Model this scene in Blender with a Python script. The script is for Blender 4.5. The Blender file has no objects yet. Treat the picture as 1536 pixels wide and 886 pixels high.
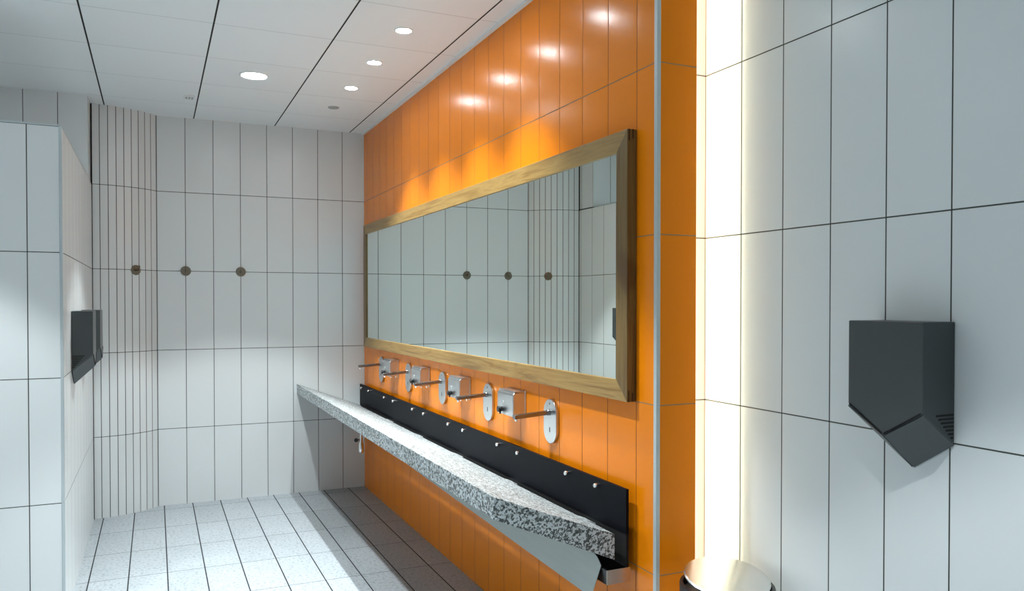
import bpy, bmesh, math, random
from mathutils import Vector, Matrix
random.seed(7)
S = bpy.context.scene
COL = S.collection
PI = math.pi

# ------------------------------------------------------------------ camera
F_PX, YAW, PITCH, ROLL, CAM_H, CY = 1184.8, 0.4248, -0.0142, -0.0002, 1.5452, 469.8
cam = bpy.data.cameras.new('camera')
co = bpy.data.objects.new('camera', cam)
COL.objects.link(co)
cam.sensor_fit = 'HORIZONTAL'
cam.sensor_width = 36.0
cam.lens = 36.0 * F_PX / 1536.0
cam.shift_y = (CY - 443.0) / 1536.0
cam.clip_start = 0.02
cam.clip_end = 60
co.location = (0, 0, CAM_H)
co.rotation_euler = (PI / 2 + PITCH, 0, -YAW)
S.camera = co

# ------------------------------------------------------------------ world, exposure
w = bpy.data.worlds.new('world')
S.world = w
w.use_nodes = True
w.node_tree.nodes['Background'].inputs[0].default_value = (0.7, 0.85, 1.0, 1)
w.node_tree.nodes['Background'].inputs[1].default_value = 0.05
S.view_settings.view_transform = 'Standard'
S.view_settings.look = 'None'
S.view_settings.gamma = 1
S.view_settings.use_curve_mapping = False
S.view_settings.exposure = 0.62

# ------------------------------------------------------------------ light settings
LAMP_COL = (0.925, 0.985, 1.0)
BIG_SPOT, BIG_DISC = 125.0, 22.0        # watts of the beam, emission of the diffuser
SML_SPOT, SML_DISC = 88.0, 85.0
CONE = math.radians(83)
LED_STRENGTH, LED_COL = 13.0, (0.92, 0.97, 0.72)
BIG_LAMPS = [(0.57, 5.14), (0.57, 2.94), (0.57, 0.75), (-1.15, 3.34), (-0.63, 1.2), (0.57, -0.9), (-1.7, 5.14), (-1.9, 2.2)]
SMALL_LAMPS = [(1.18, 5.165), (1.18, 4.566), (1.18, 3.967), (1.18, 3.368)]

# ------------------------------------------------------------------ room measures
ZC = 2.95
XO, XR, YB = 1.60, 1.8685, 6.54          # orange wall, near right wall, back wall
YRET, XE, YW = 2.3075, 1.767, 2.384      # orange return face, its edge, white strip behind
XP, YP = -0.402, 4.329                   # partition side face, partition front face
Z1, TH, TW = 0.5823, 0.60, 0.20          # first joint, tile height, tile width
XL, YF = -2.7, -1.7                      # far left wall, wall behind the camera
YU = 6.09                                # wall above the partition


# ------------------------------------------------------------------ node helpers
def new_mat(name):
    m = bpy.data.materials.new(name)
    m.use_nodes = True
    nt = m.node_tree
    return m, nt, nt.nodes['Principled BSDF']


def mth(nt, op, a, b=None, c=None, clamp=False):
    n = nt.nodes.new('ShaderNodeMath')
    n.operation = op
    n.use_clamp = clamp
    for i, v in enumerate((a, b, c)):
        if v is None:
            continue
        if isinstance(v, (int, float)):
            n.inputs[i].default_value = v
        else:
            nt.links.new(v, n.inputs[i])
    return n.outputs[0]


def mixc(nt, f, a, b, blend='MIX'):
    n = nt.nodes.new('ShaderNodeMix')
    n.data_type = 'RGBA'
    n.blend_type = blend
    for sock, v in ((n.inputs[0], f), (n.inputs[6], a), (n.inputs[7], b)):
        if isinstance(v, (int, float)):
            sock.default_value = v
        elif isinstance(v, tuple):
            sock.default_value = v if len(v) == 4 else (*v, 1)
        else:
            nt.links.new(v, sock)
    return n.outputs[2]


def smooth(nt, v, lo, hi, a=0.0, b=1.0):
    n = nt.nodes.new('ShaderNodeMapRange')
    n.interpolation_type = 'SMOOTHSTEP'
    nt.links.new(v, n.inputs[0])
    n.inputs[1].default_value, n.inputs[2].default_value = lo, hi
    n.inputs[3].default_value, n.inputs[4].default_value = a, b
    return n.outputs[0]


def noise(nt, vec, scale, detail=2.0, rough=0.5, dist=0.0):
    n = nt.nodes.new('ShaderNodeTexNoise')
    n.inputs['Scale'].default_value = scale
    n.inputs['Detail'].default_value = detail
    n.inputs['Roughness'].default_value = rough
    n.inputs['Distortion'].default_value = dist
    if vec is not None:
        nt.links.new(vec, n.inputs['Vector'])
    return n.outputs['Fac']


def mapping(nt, scale=(1, 1, 1), rot=(0, 0, 0), coord='Object'):
    t = nt.nodes.new('ShaderNodeTexCoord')
    mp = nt.nodes.new('ShaderNodeMapping')
    mp.inputs['Scale'].default_value = scale
    mp.inputs['Rotation'].default_value = rot
    nt.links.new(t.outputs[coord], mp.inputs['Vector'])
    return mp.outputs[0]


def ramp(nt, fac, stops):
    r = nt.nodes.new('ShaderNodeValToRGB')
    e = r.color_ramp.elements
    e[0].position, e[0].color = stops[0][0], (*stops[0][1], 1)
    e[1].position, e[1].color = stops[-1][0], (*stops[-1][1], 1)
    for p, c in stops[1:-1]:
        x = e.new(p)
        x.color = (*c, 1)
    nt.links.new(fac, r.inputs[0])
    return r.outputs[0]


def tile_mat(name, base, joint_u, joint_v, pu, pv, wu, wv, rough=0.3, tilt=0.004, cushion=0.0004,
             vary=0.03, ou=0.0, ov=0.0, speck=None, spec=0.5, coat=0.0):
    """Tiles from metre UVs: joints at multiples of the pitch, each panel very slightly out of plane."""
    m, nt, p = new_mat(name)
    uv = nt.nodes.new('ShaderNodeUVMap')
    sp = nt.nodes.new('ShaderNodeSeparateXYZ')
    nt.links.new(uv.outputs[0], sp.inputs[0])
    res = []
    for o, off, pitch in ((sp.outputs[0], ou, pu), (sp.outputs[1], ov, pv)):
        q = mth(nt, 'DIVIDE', mth(nt, 'SUBTRACT', o, off), pitch)
        fr = mth(nt, 'SUBTRACT', mth(nt, 'FRACT', q), 0.5)            # -.5 .. .5 inside the tile
        idx = mth(nt, 'FLOOR', q)
        d = mth(nt, 'MULTIPLY', mth(nt, 'SUBTRACT', 0.5, mth(nt, 'ABSOLUTE', fr)), pitch)
        res.append((fr, idx, d))
    (fu, iu, du), (fv, iv, dv) = res
    ju = smooth(nt, du, wu * 0.35, wu * 0.65, 1, 0)
    jv = smooth(nt, dv, wv * 0.35, wv * 0.65, 1, 0)
    cb = nt.nodes.new('ShaderNodeCombineXYZ')
    nt.links.new(iu, cb.inputs[0])
    nt.links.new(iv, cb.inputs[1])
    wn = nt.nodes.new('ShaderNodeTexWhiteNoise')
    nt.links.new(cb.outputs[0], wn.inputs['Vector'])
    sc = nt.nodes.new('ShaderNodeSeparateColor')
    nt.links.new(wn.outputs['Color'], sc.inputs[0])
    val = mth(nt, 'ADD', 1 - vary, mth(nt, 'MULTIPLY', sc.outputs[0], 2 * vary))
    cv = nt.nodes.new('ShaderNodeCombineColor')
    for i in range(3):
        nt.links.new(val, cv.inputs[i])
    colr = mixc(nt, 1.0, base, cv.outputs[0], 'MULTIPLY')
    if speck:
        colr = speck(nt, colr)
    colr = mixc(nt, jv, colr, joint_v)
    colr = mixc(nt, ju, colr, joint_u)
    nt.links.new(colr, p.inputs['Base Color'])
    p.inputs['Specular IOR Level'].default_value = spec
    p.inputs['Coat Weight'].default_value = coat
    p.inputs['Coat Roughness'].default_value = 0.08
    jm = mth(nt, 'MAXIMUM', ju, jv)
    nt.links.new(mth(nt, 'ADD', rough, mth(nt, 'MULTIPLY', jm, 0.5), clamp=True), p.inputs['Roughness'])
    # relief
    ta = mth(nt, 'MULTIPLY', mth(nt, 'MULTIPLY', mth(nt, 'SUBTRACT', sc.outputs[1], 0.5), tilt * pu), fu)
    tb = mth(nt, 'MULTIPLY', mth(nt, 'MULTIPLY', mth(nt, 'SUBTRACT', sc.outputs[2], 0.5), tilt * 0.4 * pv), fv)
    cu = mth(nt, 'MULTIPLY', mth(nt, 'POWER', mth(nt, 'MULTIPLY', mth(nt, 'ABSOLUTE', fu), 2.0), 6.0), -cushion)
    h = mth(nt, 'ADD', mth(nt, 'ADD', ta, tb), cu)
    h = mth(nt, 'SUBTRACT', h, mth(nt, 'MULTIPLY', jm, 0.0012))
    bp = nt.nodes.new('ShaderNodeBump')
    bp.inputs['Strength'].default_value = 1.0
    bp.inputs['Distance'].default_value = 1.0
    nt.links.new(h, bp.inputs['Height'])
    nt.links.new(bp.outputs[0], p.inputs['Normal'])
    return m


def plain(name, col, rough=0.4, metal=0.0, spec=0.5, bump=0.0, bscale=200.0, stretch=(1, 1, 1), aniso=0.0):
    m, nt, p = new_mat(name)
    v = mapping(nt, stretch)
    f = noise(nt, v, bscale, 3)
    nt.links.new(mixc(nt, f, tuple(c * 0.93 for c in col), tuple(min(1, c * 1.07) for c in col)), p.inputs['Base Color'])
    p.inputs['Roughness'].default_value = rough
    p.inputs['Metallic'].default_value = metal
    p.inputs['Specular IOR Level'].default_value = spec
    if aniso:
        p.inputs['Anisotropic'].default_value = aniso
    if bump:
        b = nt.nodes.new('ShaderNodeBump')
        b.inputs['Strength'].default_value = 1
        b.inputs['Distance'].default_value = bump
        nt.links.new(f, b.inputs['Height'])
        nt.links.new(b.outputs[0], p.inputs['Normal'])
    return m


def emit(name, col, s):
    m, nt, p = new_mat(name)
    p.inputs['Base Color'].default_value = (*col, 1)
    p.inputs['Emission Color'].default_value = (*col, 1)
    p.inputs['Emission Strength'].default_value = s
    return m


def terrazzo(nt, colr):
    v = mapping(nt)
    vor = nt.nodes.new('ShaderNodeTexVoronoi')
    vor.inputs['Scale'].default_value = 95
    nt.links.new(v, vor.inputs['Vector'])
    n1 = noise(nt, v, 60, 3, 0.6)
    n2 = noise(nt, v, 5, 3)
    a = ramp(nt, n1, [(0.36, (0.42, 0.45, 0.46)), (0.45, (0.86, 0.88, 0.89)), (0.6, (1.0, 1.0, 1.0))])
    b = ramp(nt, vor.outputs['Distance'], [(0.0, (0.72, 0.75, 0.77)), (0.3, (1, 1, 1)), (1, (1, 1, 1))])
    c = ramp(nt, n2, [(0.3, (0.9, 0.92, 0.92)), (0.7, (1, 1, 1))])
    colr = mixc(nt, 0.75, colr, a, 'MULTIPLY')
    colr = mixc(nt, 0.6, colr, b, 'MULTIPLY')
    return mixc(nt, 0.8, colr, c, 'MULTIPLY')


def granite_mat():
    m, nt, p = new_mat('speckled_granite')
    v = mapping(nt)
    vor = nt.nodes.new('ShaderNodeTexVoronoi')
    vor.inputs['Scale'].default_value = 130
    nt.links.new(v, vor.inputs['Vector'])
    n1 = noise(nt, v, 105, 2, 0.55, 0.9)
    n2 = noise(nt, v, 300, 2, 0.5)
    sc = nt.nodes.new('ShaderNodeSeparateColor')
    nt.links.new(vor.outputs['Color'], sc.inputs[0])
    f = mth(nt, 'ADD', mth(nt, 'MULTIPLY', n1, 0.72), mth(nt, 'MULTIPLY', sc.outputs[0], 0.28))
    c = ramp(nt, f, [(0.42, (0.012, 0.018, 0.018)), (0.475, (0.07, 0.085, 0.085)), (0.505, (0.44, 0.49, 0.50)),
                     (0.60, (0.62, 0.68, 0.70))])
    c = mixc(nt, 0.12, c, ramp(nt, n2, [(0.35, (0.3, 0.33, 0.33)), (0.65, (0.85, 0.87, 0.85))]))
    nt.links.new(c, p.inputs['Base Color'])
    p.inputs['Roughness'].default_value = 0.42
    p.inputs['Specular IOR Level'].default_value = 0.35
    b = nt.nodes.new('ShaderNodeBump')
    b.inputs['Distance'].default_value = 0.0003
    nt.links.new(n1, b.inputs['Height'])
    nt.links.new(b.outputs[0], p.inputs['Normal'])
    return m


def wood_mat(name, axis, k=1.0):
    m, nt, p = new_mat(name)
    sc = [14, 14, 14]
    sc[axis] = 0.9
    v = mapping(nt, tuple(sc))
    n1 = noise(nt, v, 1.6, 5, 0.6, 1.2)
    sc2 = [90, 90, 90]
    sc2[axis] = 2.5
    n2 = noise(nt, mapping(nt, tuple(sc2)), 2.0, 3, 0.6)
    kn = noise(nt, mapping(nt), 3.3, 1, 0.4)
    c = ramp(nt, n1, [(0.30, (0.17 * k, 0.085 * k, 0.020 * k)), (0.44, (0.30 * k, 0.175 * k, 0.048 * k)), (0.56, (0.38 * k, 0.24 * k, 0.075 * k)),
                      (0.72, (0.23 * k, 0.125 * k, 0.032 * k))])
    c = mixc(nt, 0.35, c, ramp(nt, n2, [(0.3, (0.5, 0.45, 0.4)), (0.7, (1, 1, 1))]), 'MULTIPLY')
    c = mixc(nt, mth(nt, 'MULTIPLY', smooth(nt, kn, 0.68, 0.76), 0.7), c, (0.09, 0.04, 0.012))
    nt.links.new(c, p.inputs['Base Color'])
    p.inputs['Roughness'].default_value = 0.38
    b = nt.nodes.new('ShaderNodeBump')
    b.inputs['Distance'].default_value = 0.0004
    nt.links.new(n2, b.inputs['Height'])
    nt.links.new(b.outputs[0], p.inputs['Normal'])
    return m


WHITE = (0.70, 0.738, 0.748)
JOINT = (0.03, 0.035, 0.03)
ORANGE = (0.85, 0.232, 0.003)
M = dict(
    tile=tile_mat('white_wall_tile', WHITE, JOINT, (0.05, 0.06, 0.05), TW, TH, 0.0040, 0.0040, 0.24, ov=Z1, vary=0.012),
    slat=tile_mat('white_column_tile', WHITE, JOINT, (0.05, 0.06, 0.05), 0.0534, TH, 0.0044, 0.0040, 0.24, ov=Z1,
                  vary=0.03, tilt=0.0, cushion=0.0),
    orange=tile_mat('orange_wall_tile', ORANGE, (0.30, 0.06, 0.004), (0.34, 0.20, 0.10), TW, TH, 0.0034, 0.0040, 0.21,
                    ov=Z1, vary=0.02, tilt=0.003, cushion=0.0004, spec=0.2),
    floor=tile_mat('terrazzo_floor_tile', (0.41, 0.445, 0.47), (0.014, 0.018, 0.022), (0.05, 0.06, 0.06), 0.20, 0.5,
                   0.0065, 0.0042, 0.42, ou=0.058, ov=0.41, vary=0.05, tilt=0.0, cushion=0.0, speck=terrazzo),
    ceiling=tile_mat('ceiling_panel', (0.80, 0.84, 0.86), (0.02, 0.022, 0.022), (0.20, 0.22, 0.22), 0.60, 0.60,
                     0.0085, 0.0022, 0.5, ou=0.28, ov=0.067, vary=0.01, tilt=0.0, cushion=0.0, spec=0.3),
    metal_trim=plain('brushed_trim', (0.50, 0.56, 0.58), 0.4, 0.3),
    steel=plain('brushed_steel', (0.60, 0.61, 0.62), 0.30, 1.0, bscale=30, stretch=(1, 1, 0.05)),
    chrome=plain('chrome', (0.78, 0.78, 0.78), 0.12, 1.0),
    dark_steel=plain('grey_metal_spout', (0.25, 0.255, 0.26), 0.25, 1.0),
    sheet=plain('matte_steel_sheet', (0.42, 0.46, 0.45), 0.42, 0.75, bscale=60, stretch=(1, 0.1, 1)),
    slate=plain('black_slate_laminate', (0.0065, 0.0072, 0.010), 0.42, 0.0, 0.16, 0.0, 14),
    black=plain('black_plastic', (0.008, 0.008, 0.009), 0.35),
    void=plain('black_void', (0.004, 0.004, 0.004), 0.9),
    granite=granite_mat(),
    cornice=plain('white_ceiling_edge', (0.75, 0.78, 0.79), 0.5),
    wood_y=wood_mat('oak_lengthwise', 1),
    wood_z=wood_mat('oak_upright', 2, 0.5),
    dryer=plain('graphite_dryer_paint', (0.060, 0.068, 0.070), 0.38, 0.35, 0.5, 0.0, 300),
    dryer_low=plain('graphite_dryer_shroud', (0.075, 0.085, 0.088), 0.45, 0.2, 0.5),
    hook=plain('dark_bronze', (0.20, 0.175, 0.135), 0.35, 0.8),
    bin_lid=plain('satin_steel_lid', (0.72, 0.73, 0.72), 0.2, 1.0),
    grey=plain('grey_plastic', (0.36, 0.39, 0.39), 0.5),
    lamp_ring=plain('white_lamp_ring', (0.75, 0.78, 0.78), 0.35),
    lamp_big=emit('large_lamp_diffuser', LAMP_COL, BIG_DISC),
    lamp_small=emit('small_lamp_diffuser', LAMP_COL, SML_DISC),
    led=emit('led_strip_glow', LED_COL, LED_STRENGTH),
)
M['slate'].node_tree.nodes['Principled BSDF'].inputs['IOR'].default_value = 1.22
gm, gnt, gp = new_mat('mirror_glass')
gp.inputs['Base Color'].default_value = (0.87, 0.965, 0.925, 1)
gp.inputs['Metallic'].default_value = 1
gp.inputs['Roughness'].default_value = 0.005
M['mirror'] = gm


# ------------------------------------------------------------------ object helpers
def obj(name, bm, mat, parent=None, smooth_deg=None, bevel=0.0, seg=2):
    me = bpy.data.meshes.new(name)
    bmesh.ops.recalc_face_normals(bm, faces=bm.faces[:])
    bm.to_mesh(me)
    bm.free()
    me.materials.append(mat)
    o = bpy.data.objects.new(name, me)
    COL.objects.link(o)
    if parent is not None:
        o.parent = parent
    if bevel:
        md = o.modifiers.new('bevel', 'BEVEL')
        md.width = bevel
        md.segments = seg
        md.limit_method = 'ANGLE'
        md.angle_limit = math.radians(35)
        md.harden_normals = True
    if smooth_deg is not None or bevel:
        me.polygons.foreach_set('use_smooth', [True] * len(me.polygons))
        me.set_sharp_from_angle(angle=math.radians(smooth_deg or 40))
    return o


def thing(name, label, cat, loc=(0, 0, 0), group=None, rotz=0.0):
    o = bpy.data.objects.new(name, None)
    o.empty_display_size = 0.05
    COL.objects.link(o)
    o.location = loc
    o.rotation_euler = (0, 0, rotz)
    o['label'], o['category'] = label, cat
    if group:
        o['group'] = group
    return o


def tag(o, label, cat, group=None):
    o['label'], o['category'] = label, cat
    if group:
        o['group'] = group
    return o


def bx(bm, x0, x1, y0, y1, z0, z1):
    v = [bm.verts.new((x, y, z)) for x in (x0, x1) for y in (y0, y1) for z in (z0, z1)]
    for f in ((0, 1, 3, 2), (4, 6, 7, 5), (0, 4, 5, 1), (2, 3, 7, 6), (0, 2, 6, 4), (1, 5, 7, 3)):
        bm.faces.new([v[i] for i in f])
    return bm


def poly_prism(bm, pts, a, b, axis):
    """Extrude a closed 2D outline between a and b along an axis (0,1,2); pts in the other two axes in order."""
    def mk(p, t):
        q = list(p)
        q.insert(axis, t)
        return bm.verts.new(q)
    A = [mk(p, a) for p in pts]
    B = [mk(p, b) for p in pts]
    n = len(pts)
    bm.faces.new(A)
    bm.faces.new(B[::-1])
    for i in range(n):
        bm.faces.new((A[i], A[(i + 1) % n], B[(i + 1) % n], B[i]))
    return bm


def lathe(bm, prof, center=(0, 0, 0), axis=(0, 0, 1), n=32):
    """Revolve (radius, height) pairs about an axis; closes both ends."""
    rot = Vector((0, 0, 1)).rotation_difference(Vector(axis).normalized()).to_matrix()
    c = Vector(center)
    rings = []
    for r, h in prof:
        if r < 1e-6:
            rings.append([bm.verts.new(c + rot @ Vector((0, 0, h)))])
        else:
            rings.append([bm.verts.new(c + rot @ Vector((r * math.cos(2 * PI * k / n), r * math.sin(2 * PI * k / n), h))) for k in range(n)])
    for a, b in zip(rings, rings[1:]):
        for k in range(n):
            k2 = (k + 1) % n
            if len(a) == 1 and len(b) > 1:
                bm.faces.new((a[0], b[k], b[k2]))
            elif len(b) == 1 and len(a) > 1:
                bm.faces.new((a[k], b[0], a[k2]))
            elif len(a) > 1:
                bm.faces.new((a[k], a[k2], b[k2], b[k]))
    for r in (rings[0], rings[-1]):
        if len(r) > 2:
            bm.faces.new(r)
    return bm


def tube(bm, pts, rad, n=12):
    pts = [Vector(p) for p in pts]
    rings = []
    for i, p in enumerate(pts):
        d = (pts[min(i + 1, len(pts) - 1)] - pts[max(i - 1, 0)]).normalized()
        up = Vector((0, 0, 1)) if abs(d.z) < 0.9 else Vector((1, 0, 0))
        s = d.cross(up).normalized()
        t = s.cross(d)
        r = rad[i] if isinstance(rad, (list, tuple)) else rad
        rings.append([bm.verts.new(p + (s * math.cos(2 * PI * k / n) + t * math.sin(2 * PI * k / n)) * r) for k in range(n)])
    for a, b in zip(rings, rings[1:]):
        for k in range(n):
            bm.faces.new((a[k], a[(k + 1) % n], b[(k + 1) % n], b[k]))
    bm.faces.new(rings[0])
    bm.faces.new(rings[-1])
    return bm


def uv_mesh(bm, ux=0.0, uy=0.0, horiz=False):
    """Metre UVs: faces looking along X take u = y - uy, faces looking along Y take u = x - ux, v = z."""
    bmesh.ops.recalc_face_normals(bm, faces=bm.faces[:])
    lay = bm.loops.layers.uv.new('UVMap')
    for f in bm.faces:
        n = f.normal
        for lp in f.loops:
            c = lp.vert.co
            if horiz or abs(n.z) > 0.7:
                lp[lay].uv = (c.x, c.y)
            elif abs(n.x) > 0.7:
                lp[lay].uv = (c.y - uy, c.z)
            else:
                lp[lay].uv = (c.x - ux, c.z)
    return bm


def struct(name, bm, mat, **k):
    o = obj(name, bm, mat, **k)
    o['kind'] = 'structure'
    return o


B = bmesh.new

# ------------------------------------------------------------------ the setting
struct('floor', uv_mesh(bx(B(), XL - 0.1, XR + 0.1, YF - 0.1, YB + 0.1, -0.08, 0.0), horiz=True), M['floor'])
struct('ceiling', uv_mesh(bx(B(), XL - 0.1, XR + 0.1, YF - 0.1, YB + 0.1, ZC, ZC + 0.08), horiz=True), M['ceiling'])
struct('wall_back', uv_mesh(bx(B(), XL, XO, YB, YB + 0.1, 0, ZC), ux=0.0181), M['tile'])
struct('wall_right_far', uv_mesh(bx(B(), XO, XO + 0.1, YRET + 0.006, YB + 0.1, 0, ZC), uy=2.4358), M['orange'])
struct('wall_right_return', uv_mesh(bx(B(), XO, XE, YRET, YRET + 0.006, 0, ZC), ux=XO), M['orange'])
# white strip behind the orange edge, and the near right wall
struct('wall_right_recess', uv_mesh(bx(B(), XO + 0.1, XR + 0.1, YW, YW + 0.1, 0, ZC), ux=XR), M['tile'])
struct('wall_right_near', uv_mesh(bx(B(), XR, XR + 0.1, YF, YW, 0, ZC), uy=2.1875), M['tile'])
# L-shaped partition of white tile, open above
bm = B()
poly_prism(bm, [(XL, YP), (XP, YP), (XP, 6.345), (XP - 0.12, 6.345), (XP - 0.12, YP + 0.12), (XL, YP + 0.12)], 0, 2.3823, 2)
struct('wall_partition', uv_mesh(bm, ux=-0.5448, uy=5.9), M['tile'])
bm = B()
poly_prism(bm, [(XL, YP + 0.004), (XP - 0.004, YP + 0.004), (XP - 0.004, 6.06), (XP - 0.116, 6.06), (XP - 0.116, YP + 0.116), (XL, YP + 0.116)],
           2.3823, 2.392, 2)
struct('trim_2', bm, M['metal_trim'])
# wall that rises behind the partition
struct('wall_back_left', uv_mesh(bx(B(), XL, XP - 0.006, YU, YB, 2.3925, ZC), ux=-0.585, uy=5.9), M['tile'])
struct('wall_back_left_lower', uv_mesh(bx(B(), XL, XP - 0.125, YU, YB, 0, 2.3923), ux=-0.585, uy=5.9), M['tile'])
struct('wall_left', uv_mesh(bx(B(), XL - 0.1, XL, YF, YB, 0, ZC)), M['tile'])
struct('wall_front', uv_mesh(bx(B(), XL, XR, YF - 0.1, YF, 0, ZC)), M['tile'])
# rounded column of narrow upright tiles
CR, CA = 0.541, math.radians(50.9)
CX0, CY0 = -0.405, 6.335
bm = B()
lay = bm.loops.layers.uv.new('UVMap')
NS = 9
arc = [(CX0 + CR * math.sin(CA * k / NS), CY0 + CR * (1 - math.cos(CA * k / NS))) for k in range(NS + 1)]
lo = [bm.verts.new((x, y, 0)) for x, y in arc]
hi = [bm.verts.new((x, y, ZC)) for x, y in arc]
for k in range(NS):
    f = bm.faces.new((lo[k], lo[k + 1], hi[k + 1], hi[k]))
    for lp in f.loops:
        kk = k + (1 if lp.vert in (lo[k + 1], hi[k + 1]) else 0)
        lp[lay].uv = (kk * 0.0534, lp.vert.co.z)
blo, bhi = bm.verts.new((CX0, YB + 0.02, 0)), bm.verts.new((CX0, YB + 0.02, ZC))
elo, ehi = bm.verts.new((arc[-1][0], YB + 0.02, 0)), bm.verts.new((arc[-1][0], YB + 0.02, ZC))
for q in ((blo, lo[0], hi[0], bhi), (lo[-1], elo, ehi, hi[-1]), (elo, blo, bhi, ehi)):
    f = bm.faces.new(q)
    for lp in f.loops:
        lp[lay].uv = (0.02 + lp.vert.co.y * 0.001, lp.vert.co.z)
struct('wall_column', bm, M['slat'])
struct('trim_5', bx(B(), XO - 0.022, XO, YRET, YB, ZC - 0.012, ZC), M['cornice'])
# slim metal corner trims
struct('trim_1', bx(B(), XO - 0.006, XO + 0.010, YRET - 0.007, YRET + 0.012, 0, ZC), M['metal_trim'], bevel=0.002)
struct('trim_3', bx(B(), XP - 0.010, XP + 0.004, YP - 0.004, YP + 0.012, 0, 2.3823), M['metal_trim'], bevel=0.003)
# dark gap strip where partition and column meet
struct('trim_4', bx(B(), XP - 0.003, XP + 0.004, 6.328, 6.338, 0, ZC), M['void'])


# ------------------------------------------------------------------ ceiling lamps
def downlight(x, y, r, big, label, group):
    t = thing('downlight', label, 'ceiling light', (x, y, ZC), group)
    ring = B()
    prof = [(r * 0.97, -0.001), (r * 0.97, -0.004), (r * 1.02, -0.006), (r * 1.14, -0.003), (r * 1.16, 0.0)]
    n = 40
    rr = [[ring.verts.new((a * math.cos(2 * PI * k / n), a * math.sin(2 * PI * k / n), h)) for k in range(n)] for a, h in prof]
    for a, b in zip(rr, rr[1:] + rr[:1]):
        for k in range(n):
            ring.faces.new((a[k], a[(k + 1) % n], b[(k + 1) % n], b[k]))
    obj('trim_ring', ring, M['lamp_ring'], t, smooth_deg=30)
    obj('diffuser', lathe(B(), [(r * 0.97, -0.001), (r * 0.97, -0.003), (0, -0.003)], n=40), M['lamp_big' if big else 'lamp_small'], t)
    L = bpy.data.lights.new('beam', 'SPOT')
    L.energy = BIG_SPOT if big else SML_SPOT
    L.color = LAMP_COL
    L.spot_size = CONE
    L.spot_blend = 0.27 if big else 0.8
    L.shadow_soft_size = 0.035 if big else 0.018
    lo_ = bpy.data.objects.new('beam', L)
    COL.objects.link(lo_)
    lo_.parent = t
    lo_.location = (0, 0, -0.012)
    return t


big_txt = ['large round ceiling downlight over the open floor, biggest of the lit ceiling lamps in view']
for i, (x, y) in enumerate(BIG_LAMPS):
    downlight(x, y, 0.078, True, big_txt[0] if i == 0 else 'large round ceiling downlight outside the photo, above the near floor',
              'large downlights over the floor')
small_txt = ['small round downlight farthest along the row above the basin, beside the flat grey disc',
             'small round downlight, second from the back wall in the row above the basin',
             'small round downlight, highest one of the basin row seen whole in the photo',
             'small round downlight nearest the viewer in the basin row, its glow at the top edge']
for (x, y), s in zip(SMALL_LAMPS, small_txt):
    downlight(x, y, 0.040, False, s, 'small downlights above the basin')

o = obj('ceiling_speaker', lathe(B(), [(0.040, 0.0), (0.040, -0.003), (0.035, -0.006), (0, -0.006)], (1.184, 5.744, ZC)), M['grey'], smooth_deg=30)
tag(o, 'unlit flat grey disc in the ceiling near the back wall', 'ceiling disc')
t = thing('ceiling_sensor', 'small grey slotted square sensor on the ceiling beside the dark joint', 'sensor', (0.225, 5.85, ZC))
obj('housing', bx(B(), -0.032, 0.032, -0.04, 0.04, -0.010, 0), M['lamp_ring'], t, bevel=0.003)
for k in (-1, 0, 1):
    obj('slot', bx(B(), -0.025 + 0.02 * (k + 1) * 0.9, -0.013 + 0.02 * (k + 1) * 0.9, -0.03, 0.03, -0.0115, -0.0098), M['grey'], t)

# ------------------------------------------------------------------ hidden glow strip behind the orange edge
t = thing('led_strip', 'upright glowing strip tucked behind the edge of the orange wall', 'light strip', (1.745, 2.353, 0))
obj('diffuser', poly_prism(B(), [(-0.008, -0.015), (0.019, -0.001), (0.015, 0.007), (-0.012, -0.007)], 0.02, ZC - 0.02, 2), M['led'], t)
obj('channel', poly_prism(B(), [(-0.0125, -0.0065), (0.0145, 0.0075), (0.012, 0.0125), (-0.015, -0.0015)], 0.0, ZC, 2), M['steel'], t)

# ------------------------------------------------------------------ framed mirror on the orange wall
Y0, Y1, ZA, ZB, FW = 2.437, 6.40, 1.182, 2.172, 0.076
XF = 1.56
t = thing('framed_mirror', 'long mirror in an oak frame on the orange wall above the soap dispensers', 'mirror', (XO, (Y0 + Y1) / 2, ZA))


def local(bm, root):
    bmesh.ops.translate(bm, verts=bm.verts[:], vec=-Vector(root.location))
    return bm


obj('mirror_glass', local(bx(B(), 1.5685, 1.574, Y0 + FW - 0.01, Y1 - FW + 0.01, ZA + FW - 0.01, ZB - FW + 0.01), t), M['mirror'], t)
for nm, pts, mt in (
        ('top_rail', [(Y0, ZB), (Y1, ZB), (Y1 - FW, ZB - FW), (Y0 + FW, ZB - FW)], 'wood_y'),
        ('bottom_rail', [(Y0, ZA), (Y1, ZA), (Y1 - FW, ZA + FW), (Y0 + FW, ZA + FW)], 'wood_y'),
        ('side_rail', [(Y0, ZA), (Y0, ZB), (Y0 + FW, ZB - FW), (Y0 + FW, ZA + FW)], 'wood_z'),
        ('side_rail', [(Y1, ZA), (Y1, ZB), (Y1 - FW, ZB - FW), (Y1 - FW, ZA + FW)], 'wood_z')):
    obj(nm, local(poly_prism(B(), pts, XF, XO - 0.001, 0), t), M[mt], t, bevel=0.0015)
sp_m = plain('dark_spline_wood', (0.035, 0.016, 0.006), 0.5)
for z0, z1 in ((ZB - 0.042, ZB - 0.0), (ZA + 0.0, ZA + 0.042)):
    for xx, hh in ((1.565, 1.0), (1.581, 0.8)):
        a, b = (z1 - (z1 - z0) * hh, z1) if z1 > 1.5 else (z0, z0 + (z1 - z0) * hh)
        obj('corner_spline', local(bx(B(), xx, xx + 0.006, Y0 - 0.0006, Y0 + 0.01, a, b + (0.0004 if z1 > 1.5 else 0)), t), sp_m, t)

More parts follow.
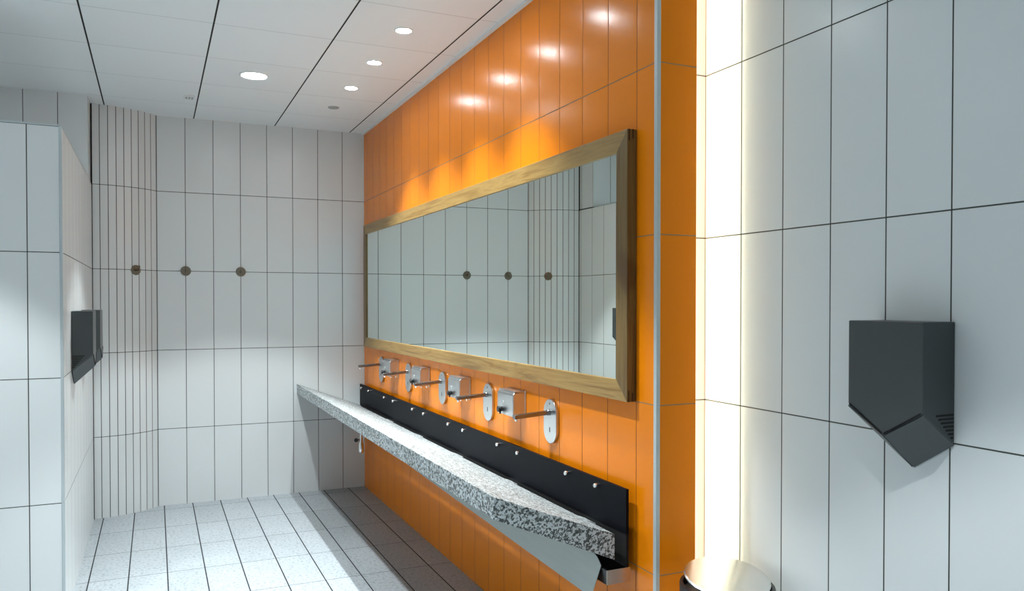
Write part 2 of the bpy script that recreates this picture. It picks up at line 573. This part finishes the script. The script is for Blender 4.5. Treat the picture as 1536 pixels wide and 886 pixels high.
# ------------------------------------------------------------------ black backsplash with studs
t = thing('black_backsplash', 'long black upright panel with paired steel studs behind the granite slab', 'backsplash', (1.5655, 4.5, 0.575))
poly = bx(B(), 1.560, 1.5715, 2.441, YB - 0.002, 0.700, 0.863)
obj('panel', local(poly, t), M['slate'], t)
obj('gap_shade_strip', local(bx(B(), 1.5612, 1.5715, 2.4415, YB - 0.002, 0.578, 0.6998), t), M['void'], t)  # lower panel painted black to stand in for shade in the slab gap
for y in (2.7, 4.4, 6.2):
    obj('wall_batten', local(bx(B(), 1.5716, XO - 0.0005, y, y + 0.05, 0.60, 0.84), t), M['black'], t)
for y in (6.438, 6.199, 5.726, 5.483, 5.020, 4.783, 4.320, 4.078, 3.597, 3.358, 2.877, 2.636):
    z = 0.838
    s = lathe(B(), [(0.0085, 0.0), (0.0085, 0.010), (0.0095, 0.011), (0.0095, 0.018), (0.0075, 0.0205), (0, 0.0205)],
              (1.5605, y, z), (-1, 0, 0), 20)
    obj('stud', local(s, t), M['chrome'], t, smooth_deg=40)

# ------------------------------------------------------------------ granite slab falling towards the wall
t = thing('granite_slab', 'long speckled grey granite slab sloping back to the black panel', 'basin slab', (1.3, 4.5, 0.60))
top = lambda x: 0.884 - (x - 1.045) * 0.386
bot = lambda x: 0.806 - (x - 1.045) * 0.420
TABS = [(5.566, 0.10), (4.865, 0.10), (4.150, 0.10), (3.425, 0.10), (2.700, 0.10)]
back = []
xg, xt = 1.526, 1.5598
y = 2.462
for c, wd in sorted(TABS):
    back += [(xg, c - wd / 2), (xt, c - wd / 2 + 0.006), (xt, c + wd / 2 - 0.006), (xg, c + wd / 2)]
outline = [(1.045, 2.462), (xg, 2.462)] + back + [(xg, YB - 0.06), (xt, YB - 0.05), (xt, YB - 0.002), (1.045, YB - 0.002)]
bm = B()
T = [bm.verts.new((x, yy, top(x))) for x, yy in outline]
Bt = [bm.verts.new((x, yy, bot(x))) for x, yy in outline]
bm.faces.new(T)
bm.faces.new(Bt[::-1])
for i in range(len(T)):
    j = (i + 1) % len(T)
    bm.faces.new((T[i], T[j], Bt[j], Bt[i]))
obj('slab', local(bm, t), M['granite'], t, bevel=0.0025)

# ------------------------------------------------------------------ gutter under the back of the slab
t = thing('drain_gutter', 'narrow steel drain gutter below the back edge of the granite slab', 'gutter', (1.513, 4.5, 0.53))
gx0, gx1, gz0, gz1, gy0, gy1 = 1.4695, 1.556, 0.532, 0.584, 2.424, YB - 0.004
bm = B()
poly_prism(bm, [(gx0, gz1), (gx0, gz0), (gx1, gz0), (gx1, gz1), (gx1 - 0.002, gz1), (gx1 - 0.002, gz0 + 0.002), (gx0 + 0.002, gz0 + 0.002), (gx0 + 0.002, gz1)],
           gy0 + 0.002, gy1, 1)
obj('channel', local(bm, t), M['black'], t)
obj('end_cap', local(bx(B(), gx0, gx1 + 0.012, gy0, gy0 + 0.002, gz0, gz1), t), plain('warm_steel_cap', (0.50, 0.47, 0.43), 0.3, 1.0), t)

# ------------------------------------------------------------------ steel apron sheet below the slab
t = thing('steel_apron', 'leaning grey sheet metal apron hung under the granite slab', 'apron', (1.45, 4.5, 0.477))
bm = B()
pa = lambda z: 1.433 + (z - 0.477) * 0.30
ol = [(2.475, 0.477), (2.462, 0.592), (2.50, 0.612), (2.60, 0.632), (YB - 0.01, 0.632), (YB - 0.01, 0.477)]
ol = [(yy, z + (0.0195 * (yy - 2.46) if z < 0.5 else 0)) for yy, z in ol]
A_ = [bm.verts.new((pa(z), yy, z)) for yy, z in ol]
B_ = [bm.verts.new((pa(z) + 0.002, yy, z)) for yy, z in ol]
bm.faces.new(A_)
bm.faces.new(B_[::-1])
for i in range(len(A_)):
    j = (i + 1) % len(A_)
    bm.faces.new((A_[i], A_[j], B_[j], B_[i]))
obj('sheet', local(bm, t), M['sheet'], t)

# ------------------------------------------------------------------ drain valve under the far end
t = thing('drain_valve', 'chrome drain trap with a small round valve under the far end of the slab', 'drain valve', (1.512, 6.30, 0.33))
obj('trap_body', lathe(B(), [(0.0, 0.0), (0.016, 0.0), (0.021, 0.006), (0.022, 0.065), (0.018, 0.075), (0.014, 0.115), (0.012, 0.13), (0.012, 0.20), (0, 0.20)], n=24),
    M['chrome'], t, smooth_deg=35)
kn = obj('valve_knob', lathe(B(), [(0, -0.012), (0.012, -0.012), (0.016, -0.004), (0.016, 0.008), (0, 0.012)], (-0.04, -0.0, 0.105), (-0.3, -1, 0), 20), M['black'], t, smooth_deg=35)
obj('valve_stem', tube(B(), [(0, 0, 0.105), (-0.042, 0, 0.105)], 0.006), M['chrome'], t, smooth_deg=40)

# ------------------------------------------------------------------ wall faucets
faucet_txt = ['wall faucet with oval plate and straight spout, nearest to the viewer',
              'wall faucet with oval plate between the nearest and the next soap dispenser',
              'middle wall faucet of the five, third from either end of the row',
              'wall faucet with oval plate, second from the back wall',
              'wall faucet farthest along the row, its spout crossing the white back wall']


def make_faucet(label):
    t = thing('wall_faucet', label, 'faucet', (XO, 0, 1.02), 'wall faucets above the granite slab')
    bm = B()
    pts = []
    rr_, hh = 0.060, 0.098
    n = 20
    for k in range(n + 1):
        a = PI * k / n
        pts.append((rr_ * math.cos(a), hh - rr_ + rr_ * math.sin(a)))
    for k in range(n + 1):
        a = PI + PI * k / n
        pts.append((rr_ * math.cos(a), -(hh - rr_) + rr_ * math.sin(a)))
    poly_prism(bm, pts, -0.016, -0.001, 0)
    pl = obj('wall_plate', bm, M['steel'], t, bevel=0.0025, seg=3)
    sp = B()
    poly_prism(sp, [(-0.012, 0.031), (0.012, 0.031), (0.013, 0.040), (0.012, 0.049), (-0.012, 0.049), (-0.013, 0.040)], -0.19, -0.012, 0)
    for v in sp.verts:
        if v.co.x < -0.1:
            v.co.z -= 0.011
    obj('spout', sp, M['dark_steel'], t, bevel=0.002, seg=2)
    obj('aerator', lathe(B(), [(0, -0.010), (0.006, -0.010), (0.0075, -0.006), (0.0075, 0.004), (0, 0.004)], (-0.178, 0, 0.020), n=16), M['chrome'], t, smooth_deg=40)
    obj('spout_collar', lathe(B(), [(0.0135, 0), (0.0135, 0.012), (0.012, 0.014), (0, 0.014)], (-0.015, 0, 0.040), (-1, 0, 0), 24), M['dark_steel'], t, smooth_deg=40)
    w_ = B()
    poly_prism(w_, [(-0.004, -0.048), (0.004, -0.048), (0.004, -0.026), (-0.004, -0.026)], -0.0167, -0.0155, 0)
    obj('sensor_window', w_, M['black'], t, bevel=0.0005)
    obj('fixing_screw', lathe(B(), [(0.0035, 0), (0.0035, 0.0012), (0, 0.0012)], (-0.016, 0, 0.078), (-1, 0, 0), 12), M['black'], t)
    return t


def dup(root, loc, label):
    r = root.copy()
    COL.objects.link(r)
    r.location = loc
    r['label'] = label
    for ch in list(root.children):
        c = ch.copy()
        COL.objects.link(c)
        c.parent = r
        for g in ch.children:
            d = g.copy()
            COL.objects.link(d)
            d.parent = c
    return r


f0 = make_faucet(faucet_txt[0])
for i, y in enumerate((3.099, 3.814, 4.536, 5.241, 5.951)):
    if i == 0:
        f0.location = (XO, y, 1.02)
    else:
        dup(f0, (XO, y, 1.02 + 0.002 * i), faucet_txt[i])

# ------------------------------------------------------------------ soap dispensers
disp_txt = ['steel soap dispenser with black push valve, nearest to the viewer',
            'steel soap dispenser, second nearest to the viewer of the four',
            'steel soap dispenser, third nearest, partly behind a faucet spout',
            'steel soap dispenser farthest along the orange wall, closest to the corner']


def make_dispenser(label):
    t = thing('soap_dispenser', label, 'soap dispenser', (XO, 0, 1.0), 'steel soap dispensers on the orange wall')
    bm = poly_prism(B(), [(-0.001, 0.006), (-0.001, 0.122), (-0.060, 0.119), (-0.0705, 0.108), (-0.0705, 0.004), (-0.012, 0.004)], -0.092, 0.092, 1)
    obj('body', bm, M['steel'], t, bevel=0.005, seg=3)
    obj('lid', bx(B(), -0.062, -0.001, -0.094, 0.094, 0.1195, 0.1245), M['steel'], t, bevel=0.002)
    obj('back_plate', bx(B(), -0.008, -0.0005, -0.095, 0.095, 0.0, 0.126), M['steel'], t, bevel=0.002)
    v = lathe(B(), [(0.012, 0), (0.012, 0.006), (0.009, 0.008), (0.009, 0.013), (0.0135, 0.014), (0.0145, 0.020), (0.0135, 0.025), (0, 0.026)],
              (-0.070, 0.032, 0.030), (-1, 0, 0), 24)
    pv = obj('push_valve', v, M['black'], t, smooth_deg=35)
    obj('nozzle', tube(B(), [(-0.080, 0.032, 0.026), (-0.082, 0.032, 0.006)], [0.006, 0.004]), M['black'], pv, smooth_deg=40)
    obj('sight_ring', lathe(B(), [(0.011, 0), (0.011, 0.003), (0.009, 0.005), (0.0065, 0.005), (0.006, 0.002), (0, 0.002)], (-0.0705, 0.022, 0.062), (-1, 0, 0), 24), M['chrome'], t, smooth_deg=40)
    for x_ in (-0.020, -0.055):
        obj('foot', lathe(B(), [(0, -0.006), (0.004, -0.006), (0.0055, -0.003), (0.0055, 0.005), (0, 0.005)], (x_, -0.082, 0.002), n=14), M['chrome'], t, smooth_deg=40)
    return t


d0 = make_dispenser(disp_txt[0])
for i, y in enumerate((3.464, 4.183, 4.897, 5.604)):
    if i == 0:
        d0.location = (XO, y, 1.0)
    else:
        dup(d0, (XO, y, 1.0 + 0.002 * i), disp_txt[i])


# ------------------------------------------------------------------ hand dryers
def make_dryer(label):
    """Back on the plane x=0, protruding along -x; y across; z from 0 (bottom tip) to 0.39."""
    t = thing('hand_dryer', label, 'hand dryer', (0, 0, 0), 'graphite hand dryers')
    D_, W_, ZT = 0.1175, 0.117, 0.390
    zD, zA, zC, zB = 0.161, 0.096, 0.079, 0.0
    bm = B()
    V = bm.verts.new
    ft = [V((-D_, -W_, ZT)), V((-D_ - 0.003, 0, ZT)), V((-D_, W_, ZT)), V((-D_, W_, zD)), V((-D_ - 0.003, 0, zA)), V((-D_, -W_, zD))]
    bt = [V((0, -W_, ZT)), V((0, 0, ZT)), V((0, W_, ZT)), V((0, W_, zC)), V((0, 0, zB)), V((0, -W_, zC))]
    bm.faces.new((ft[0], ft[1], ft[4], ft[5]))
    bm.faces.new((ft[1], ft[2], ft[3], ft[4]))
    bm.faces.new((bt[0], bt[5], bt[4], bt[3], bt[2], bt[1]))
    bm.faces.new((ft[0], bt[0], bt[1], ft[1]))
    bm.faces.new((ft[1], bt[1], bt[2], ft[2]))
    bm.faces.new((ft[0], ft[5], bt[5], bt[0]))
    bm.faces.new((ft[2], bt[2], bt[3], ft[3]))
    bm.faces.new((ft[5], ft[4], bt[4], bt[5]))
    bm.faces.new((ft[4], ft[3], bt[3], bt[4]))
    obj('casing', bm, M['dryer'], t, bevel=0.003, seg=2)
    # chevron shroud under the casing
    for s in (-1, 1):
        a = [Vector((-D_ + 0.004, s * W_, zD - 0.003)), Vector((-D_ + 0.002, 0, zA - 0.004)), Vector((-0.001, 0, zB - 0.002)), Vector((-0.001, s * W_, zC - 0.002))]
        nrm = (a[1] - a[0]).cross(a[3] - a[0]).normalized()
        if nrm.z > 0:
            nrm = -nrm
        bm = B()
        p1 = [bm.verts.new(q + nrm * 0.006) for q in a]
        p2 = [bm.verts.new(q - nrm * 0.004) for q in a]
        bm.faces.new(p1)
        bm.faces.new(p2)
        for i in range(4):
            j = (i + 1) % 4
            bm.faces.new((p1[i], p1[j], p2[j], p2[i]))
        sh = obj('lower_shroud', bm, M['dryer_low'], t, bevel=0.002)
        # slot the air leaves through
        bm = B()
        e0, e1 = Vector((-D_ - 0.0012, s * (W_ - 0.006), zD - 0.0015)), Vector((-D_ - 0.0035, s * 0.004, zA - 0.0015))
        tube(bm, [e0, e1], 0.0022, 8)
        obj('air_slot', bm, M['void'], sh)
    # vents on the two sides
    for s in (-1, 1):
        bm = B()
        for k in range(7):
            z = 0.152 - k * 0.0098
            x0 = -0.070 + k * 0.0092
            x1 = -0.005
            if x0 > x1 - 0.004:
                continue
            bx(bm, x0, x1, s * W_ - 0.0008, s * W_ + 0.0008, z - 0.0026, z + 0.0026)
        obj('side_vent', bm, M['void'], t)
    return t


hd = make_dryer('dark grey hand dryer on the white right wall, closest to the viewer')
hd.location = (XR - 0.001, 1.491, 1.105)
for (y, s) in ((4.864, 'dark grey hand dryer on the left partition, the nearer of the pair'),
               (5.475, 'dark grey hand dryer on the left partition, mostly hidden behind its neighbour')):
    h = dup(hd, (XP + 0.001, y, 1.108), s)
    h.rotation_euler = (0, 0, PI)
    h.scale = (0.86, 1, 1)


# ------------------------------------------------------------------ coat hooks
def make_hook(label):
    t = thing('coat_hook', label, 'coat hook', (0, 0, 0), 'round coat hooks on the far wall')
    obj('rosette', lathe(B(), [(0.036, 0), (0.037, 0.004), (0.034, 0.007), (0.012, 0.008), (0, 0.008)], (0, 0, 0), (0, -1, 0), 36), M['hook'], t, smooth_deg=30)
    obj('peg', tube(B(), [(0, -0.006, 0), (0, -0.026, -0.003), (0, -0.040, -0.002), (0, -0.047, 0.006), (0, -0.049, 0.022), (0, -0.049, 0.032)],
                    [0.007, 0.006, 0.0055, 0.0055, 0.0055, 0.006]), M['hook'], t, smooth_deg=50)
    return t


k0 = make_hook('round dark coat hook on the curved column')
aa = math.asin((-0.117 - CX0) / CR)
seg = int(aa / (CA / NS))
am = (seg + 0.5) * CA / NS
dd = CR * math.cos(CA / NS / 2) + 0.0005
k0.location = (CX0 + dd * math.sin(am), CY0 + CR - dd * math.cos(am), 1.780)
k0.rotation_euler = (0, 0, am)
k1 = dup(k0, (0.218, YB - 0.001, 1.783), 'round dark coat hook on the flat back wall, nearer the curved column')
k1.rotation_euler = (0, 0, 0)
k2 = dup(k0, (0.618, YB - 0.001, 1.783), 'round dark coat hook on the flat back wall, farther from the curved column')
k2.rotation_euler = (0, 0, 0)

# ------------------------------------------------------------------ waste bin
BX, BY, BZ, BR = 1.694, 2.045, 0.652, 0.138
t = thing('pedal_bin', 'round waste bin with a tilted steel lid in the corner by the white wall', 'bin', (BX, BY, 0))
obj('body', lathe(B(), [(0, 0.02), (0.128, 0.02), (0.132, 0.03), (0.132, 0.565), (0, 0.565)], n=48), M['steel'], t, smooth_deg=30)
obj('base_ring', lathe(B(), [(0, 0), (0.136, 0), (0.138, 0.01), (0.136, 0.03), (0, 0.03)], n=48), M['black'], t, smooth_deg=30)
col_ = obj('collar', lathe(B(), [(0.12, 0.556), (0.140, 0.558), (0.150, 0.575), (0.152, 0.622), (0.150, 0.628), (0.1405, 0.628), (0.1395, 0.600), (0.12, 0.596)], n=48), M['black'], t, smooth_deg=30)
lid = lathe(B(), [(BR - 0.002, -0.010), (BR, -0.006), (BR, -0.002), (BR - 0.004, 0.001), (BR * 0.6, 0.003), (0, 0.004)], n=64)
rot = Vector((0, 0, 1)).rotation_difference(Vector((-0.03, -0.173, 1)).normalized()).to_matrix().to_4x4()
bmesh.ops.transform(lid, matrix=Matrix.Translation((0, 0, BZ)) @ rot, verts=lid.verts[:])
obj('lid', lid, M['bin_lid'], t, smooth_deg=30)
hg = B()
NH = 16
hr = []
for k in range(NH + 1):
    a = math.radians(-5 + 100 * k / NH)
    top_z = 0.627 + 0.030 * math.sin(PI * k / NH) ** 0.5
    hr.append([hg.verts.new((rr * math.cos(a), rr * math.sin(a), zz)) for rr, zz in ((0.1405, 0.60), (0.1525, 0.60), (0.1525, top_z), (0.1405, top_z))])
for a, b in zip(hr, hr[1:]):
    for k in range(4):
        hg.faces.new((a[k], a[(k + 1) % 4], b[(k + 1) % 4], b[k]))
hg.faces.new(hr[0])
hg.faces.new(hr[-1])
obj('hinge_cover', hg, M['black'], t, smooth_deg=40)
obj('pedal', bx(B(), -0.03, 0.03, -0.175, -0.12, 0.012, 0.024), M['black'], t, bevel=0.003)
